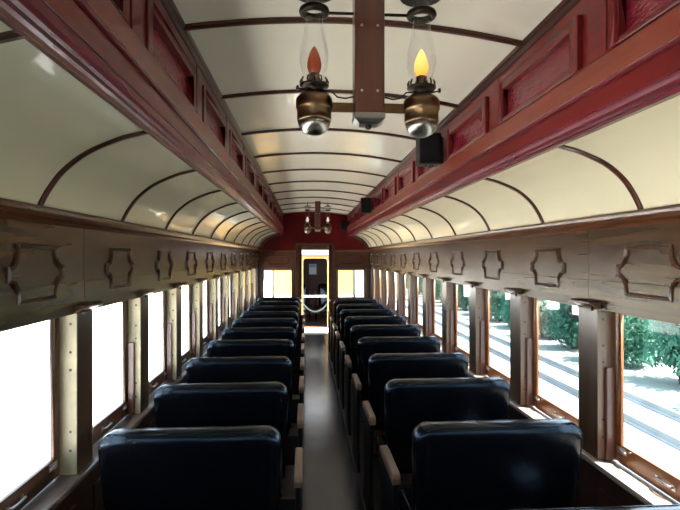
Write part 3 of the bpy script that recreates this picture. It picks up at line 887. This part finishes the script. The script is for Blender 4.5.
# ------------------------------------------------------------------ speakers
def speaker():
    R = empty('wall_speaker')
    bx = MB().box(-.078, .078, -.065, .065, -.11, .11)
    cb = bx.build('cabinet', M['black'], R, .008, 3)
    MB().box(-.070, .070, -.070, -.064, -.098, .102).build('grille', M['blackmesh'], R, .003, 2)
    mb = MB().box(.0785, .098, -.03, .03, -.05, .05)
    mb.build('bracket', M['black'], R, .003, 1)
    kn = MB()
    for x in (-.02, .01, .035): kn.lathe([(.002, -.008), (.007, -.006), (.008, .001)], x, 0, -.11, 10)
    kn.build('cable_terminals', M['black'], R)
    return R
sp0 = speaker()
labels = ['black box speaker on the red wall beside the near lamp', 'black box speaker halfway along the red clerestory wall', 'black box speaker in the shadowed corner at the crimson end wall']
for i, (x, y, z) in enumerate([(.672, 3.52, 2.617), (.680, 7.30, 2.60), (.685, 11.70, 2.575)]):
    o = sp0 if i == 0 else copy_tree(sp0)
    o.location = (x, y, z)
    tag(o, labels[i], 'speaker', 'black box speakers on the clerestory wall')

# ------------------------------------------------------------------ platform and the next coach
pf = MB().box(-1.2, 1.2, YE + .11, 13.05, -.08, -.005).build('floor_platform', M['platform'])
tag(pf, 'sunlit pale end platform between the two coaches', 'floor', kind='structure')
NC = empty('railway_coach', (0, 13.15, 0))
tag(NC, 'yellow railway coach coupled behind the open end doorway', 'coach')
def arch_poly(x0, x1, z1, r, n=8):
    pts = [(x0, 0)]
    for i in range(n+1): pts.append((x0 + r - r*cos(pi/2*i/n), z1 - r + r*sin(pi/2*i/n)))
    for i in range(n+1): pts.append((x1 - r + r*sin(pi/2*i/n), z1 - r + r*cos(pi/2*i/n)))
    return pts + [(x1, 0)]
dx0, dx1, dz = -.275, .36, 1.80
inner = arch_poly(dx0, dx1, dz, .09)
ew = MB()
ew.box(-1.10, dx0, 0, .06, 0, 1.88); ew.box(dx1, 1.10, 0, .06, 0, 1.88); ew.box(dx0, dx1, 0, .06, dz, 1.88)
for sx, ang in ((dx0, 1), (dx1, -1)):   # fillets of the rounded doorway head
    fil = [(sx, dz)] + [(sx + ang*(.09 - .09*cos(pi/2*i/8)), dz - .09 + .09*sin(pi/2*i/8)) for i in range(9)]
    ew.prism_y(fil, 0, .06)
ew.build('end_panel', M['yellow'], NC)
for x in (-1.05, 1.07): MB().box(x - .03, x + .03, -.012, 0, .0, 1.88).build('corner_strip', M['steel'], NC)
MB().box(-1.1, 1.1, -.02, 0, 1.865, 1.895).build('top_rail', paint('mauve paint', (.28, .16, .26), .5), NC)
MB().box(-1.1, 1.1, -.012, 0, .78, .83).build('waist_rail', M['white'], NC)
df_ = MB(); ip = arch_poly(dx0, dx1, dz, .09); op = arch_poly(dx0 - .03, dx1 + .03, dz + .03, .11)
vs = [(p_[0], -.02, p_[1]) for p_ in ip] + [(p_[0], -.02, p_[1]) for p_ in op] + [(p_[0], .06, p_[1]) for p_ in ip]
n_ = len(ip)
df_.add(vs, [(i, i+1, n_+i+1, n_+i) for i in range(n_-1)] + [(i, i+1, 2*n_+i+1, 2*n_+i) for i in range(n_-1)])
df_.build('door_frame', M['yellow'], NC)
rf = MB(); rp_ = [(1.42*cos(pi*i/24), 1.90 + .5*sin(pi*i/24)) for i in range(25)]
rf.prism_y(rp_, .0, 8)
rf.build('roof', M['white'], NC)
ins = MB()
ins.box(-1.10, -1.05, .06, 6, 0, 1.86); ins.box(-1.05, 1.05, 3.2, 3.26, 0, 1.86); ins.box(-1.05, 1.05, .06, 6, 1.86, 1.895)
ins.box(1.05, 1.10, .06, 6, 0, .9); ins.box(1.05, 1.10, .06, 6, 1.6, 1.86)
for q in range(5): ins.box(1.05, 1.10, .06 + q*.75, .26 + q*.75, .9, 1.6)
ins.build('interior_lining', M['dark_in'], NC)
MB().box(-1.1, 1.1, .0, 6, -.08, -.004).build('coach_floor', wood('reddish boards', (.10, .045, .03), (.20, .09, .065), 'Y', .4, .1, 5, .03), NC)
NT = MB().box(-.12, .12, 0, .012, 0, .34)
no = NT.build('notice_board', [M['white']], loc=(.02, 16.335, 1.26))
tag(no, 'pale framed notice on the dark wall inside the far yellow coach', 'notice')
MB().box(-.135, .135, -.004, .0, -.02, -.001).build('frame', M['dark_in'], no)
lp = MB().box(-.11, .11, -.003, 0, .24, .33); lp.build('blue_heading', paint('pale blue', (.25, .45, .75), .5), no)
for (xx, yy, sgn) in ((-.62, 14.3, 1), (-.62, 15.2, 1), (.70, 14.3, -1), (.70, 15.2, -1)):
    o = copy_tree(protos[sgn]); o.location = (xx - (.05 if sgn > 0 else -.05), yy, 0)
    tag(o, 'dark leather seat inside the yellow coach, %s row %s of its aisle' % ('first' if yy < 15 else 'second', 'left' if sgn > 0 else 'right'), 'seat', 'seats inside the coupled coach')
    if sgn > 0: o.location.x = -.60
    else: o.location.x = .60

# ------------------------------------------------------------------ outside
GZ = -1.15
g = MB().box(-70, 70, -60, 80, GZ - .3, GZ).build('ground', M['ground'])
tag(g, 'pale sunlit gravel ground outside the windows', 'ground', kind='structure')
pl = MB().box(-30, -2.2, -40, 60, GZ, GZ + .12).build('ground_bounce', M['bounce'])  # bright slab added to bounce light onto the right-hand ceiling
tag(pl, 'bright white concrete apron added for light outside the shaded side windows', 'ground', kind='structure')
for x, lb in ((5.62, 'nearer'), (6.58, 'farther')):
    r = MB().prism_y([(x-.065, GZ), (x-.06, GZ+.03), (x-.02, GZ+.05), (x-.03, GZ+.15), (x+.03, GZ+.15), (x+.02, GZ+.05), (x+.06, GZ+.03), (x+.065, GZ)], -25, 45)
    o = r.build('track_rail', paint('weathered rail steel', (.20, .23, .25), .6, .2, 3))
    tag(o, 'grey steel rail on the pale ground outside, %s of the two' % lb, 'rail', 'rails of the neighbouring track')

def foliage(n, blobs, size, seed):
    rnd = random.Random(seed)
    mb = MB(); vs = []; fs = []
    for i in range(n):
        cx, cy, cz, rx, rz = rnd.choice(blobs)
        while True:
            d = Vector((rnd.uniform(-1,1), rnd.uniform(-1,1), rnd.uniform(-1,1)))
            if .25 < d.length < 1: break
        p = Vector((cx + d.x*rx, cy + d.y*rx, cz + d.z*rz))
        a = Vector((rnd.gauss(0,1), rnd.gauss(0,1), rnd.gauss(0,1))).normalized()
        b = a.cross(Vector((rnd.gauss(0,1), rnd.gauss(0,1), rnd.gauss(0,1)))).normalized()
        l = size*rnd.uniform(.6, 1.3); w_ = l*.45
        k = len(vs)
        vs += [p - a*l, p + b*w_ , p + a*l, p - b*w_]
        fs.append((k, k+1, k+2, k+3))
    mb.add(vs, fs); return mb
def make_bush(kind, seed):
    rnd = random.Random(seed)
    R = empty('leafy_bush')
    t = MB(); blobs = []
    for q in range(9):
        a = 2*pi*q/9 + rnd.uniform(-.3,.3); L = rnd.uniform(.3, .75); H = rnd.uniform(.9, 2.3)
        e = (L*cos(a), L*sin(a), H)
        t.tube([(.12*cos(a), .12*sin(a), 0), (e[0]*.4, e[1]*.4, H*.5), e], .028, 6)
        blobs.append((e[0], e[1], H, .42, .42))
        blobs.append((e[0]*.8, e[1]*.8, H*.6, .40, .40)); blobs.append((e[0]*.95, e[1]*.95, H*.3, .36, .30))
    t.build('stems', M['bark'], R)
    foliage(3200, blobs, .085, seed+5).build('leaf_mass', M['leaf'] if kind == 0 else M['leaf_pale'], R)
    return R
bushes = [make_bush(0, 3), make_bush(1, 11), make_bush(0, 21)]
spots = []
rnd = random.Random(4)
for i in range(17): spots.append((8.7 + rnd.uniform(-.2, .2), 6.5 + i*2.3))
for i in range(15): spots.append((11.2 + rnd.uniform(-.2, .2), 8.4 + i*2.35))
for i, (x, y) in enumerate(spots):
    kd = (0, 1, 2, 0, 2, 1, 0)[i % 7]
    src = bushes[kd]
    first = not src.get('used')
    o = src if first else copy_tree(src)
    src['used'] = 1
    o.location = (x, y, GZ); o.rotation_euler.z = i*1.3
    o.scale = (.98, .98, 1.0 + .1*((i*7) % 5))
    tag(o, 'pale green leafy bush in the thicket outside the windows, beyond the rails' if kd == 1 else 'deep green leafy bush in the thicket outside the windows, beyond the rails', 'bush', 'bushes beyond the neighbouring track')
for o in bpy.data.objects:
    if 'used' in o: del o['used']

# ------------------------------------------------------------------ light
wd = bpy.data.worlds.new('World'); scene.world = wd; wd.use_nodes = True
bg = wd.node_tree.nodes['Background']
bg.inputs[0].default_value = (.66, .84, 1.0, 1); bg.inputs[1].default_value = 1.5
sun = bpy.data.lights.new('sun', 'SUN'); sun.energy = 13.0; sun.angle = radians(1.0); sun.color = (1, .95, .86)
so = bpy.data.objects.new('sun', sun); C.objects.link(so)
d = Vector((-.34, .10, -1)); so.rotation_euler = d.to_track_quat('-Z', 'Y').to_euler()

# ------------------------------------------------------------------ camera
cam = bpy.data.cameras.new('camera'); co = bpy.data.objects.new('camera', cam); C.objects.link(co)
cam.sensor_width = 36; cam.lens = 500/680*36; cam.clip_start = .02
co.location = (-.2, 0, 1.86); co.rotation_euler = (radians(90), 0, -math.atan(.068))
cam.shift_y = 1/680
scene.camera = co

scene.view_settings.view_transform = 'Standard'
scene.view_settings.look = 'None'
scene.view_settings.exposure = 2.05
scene.cycles.use_denoising = True
scene.cycles.max_bounces = 10
scene.cycles.diffuse_bounces = 6
scene.cycles.glossy_bounces = 4
scene.cycles.transparent_max_bounces = 24
scene.cycles.sample_clamp_indirect = 8
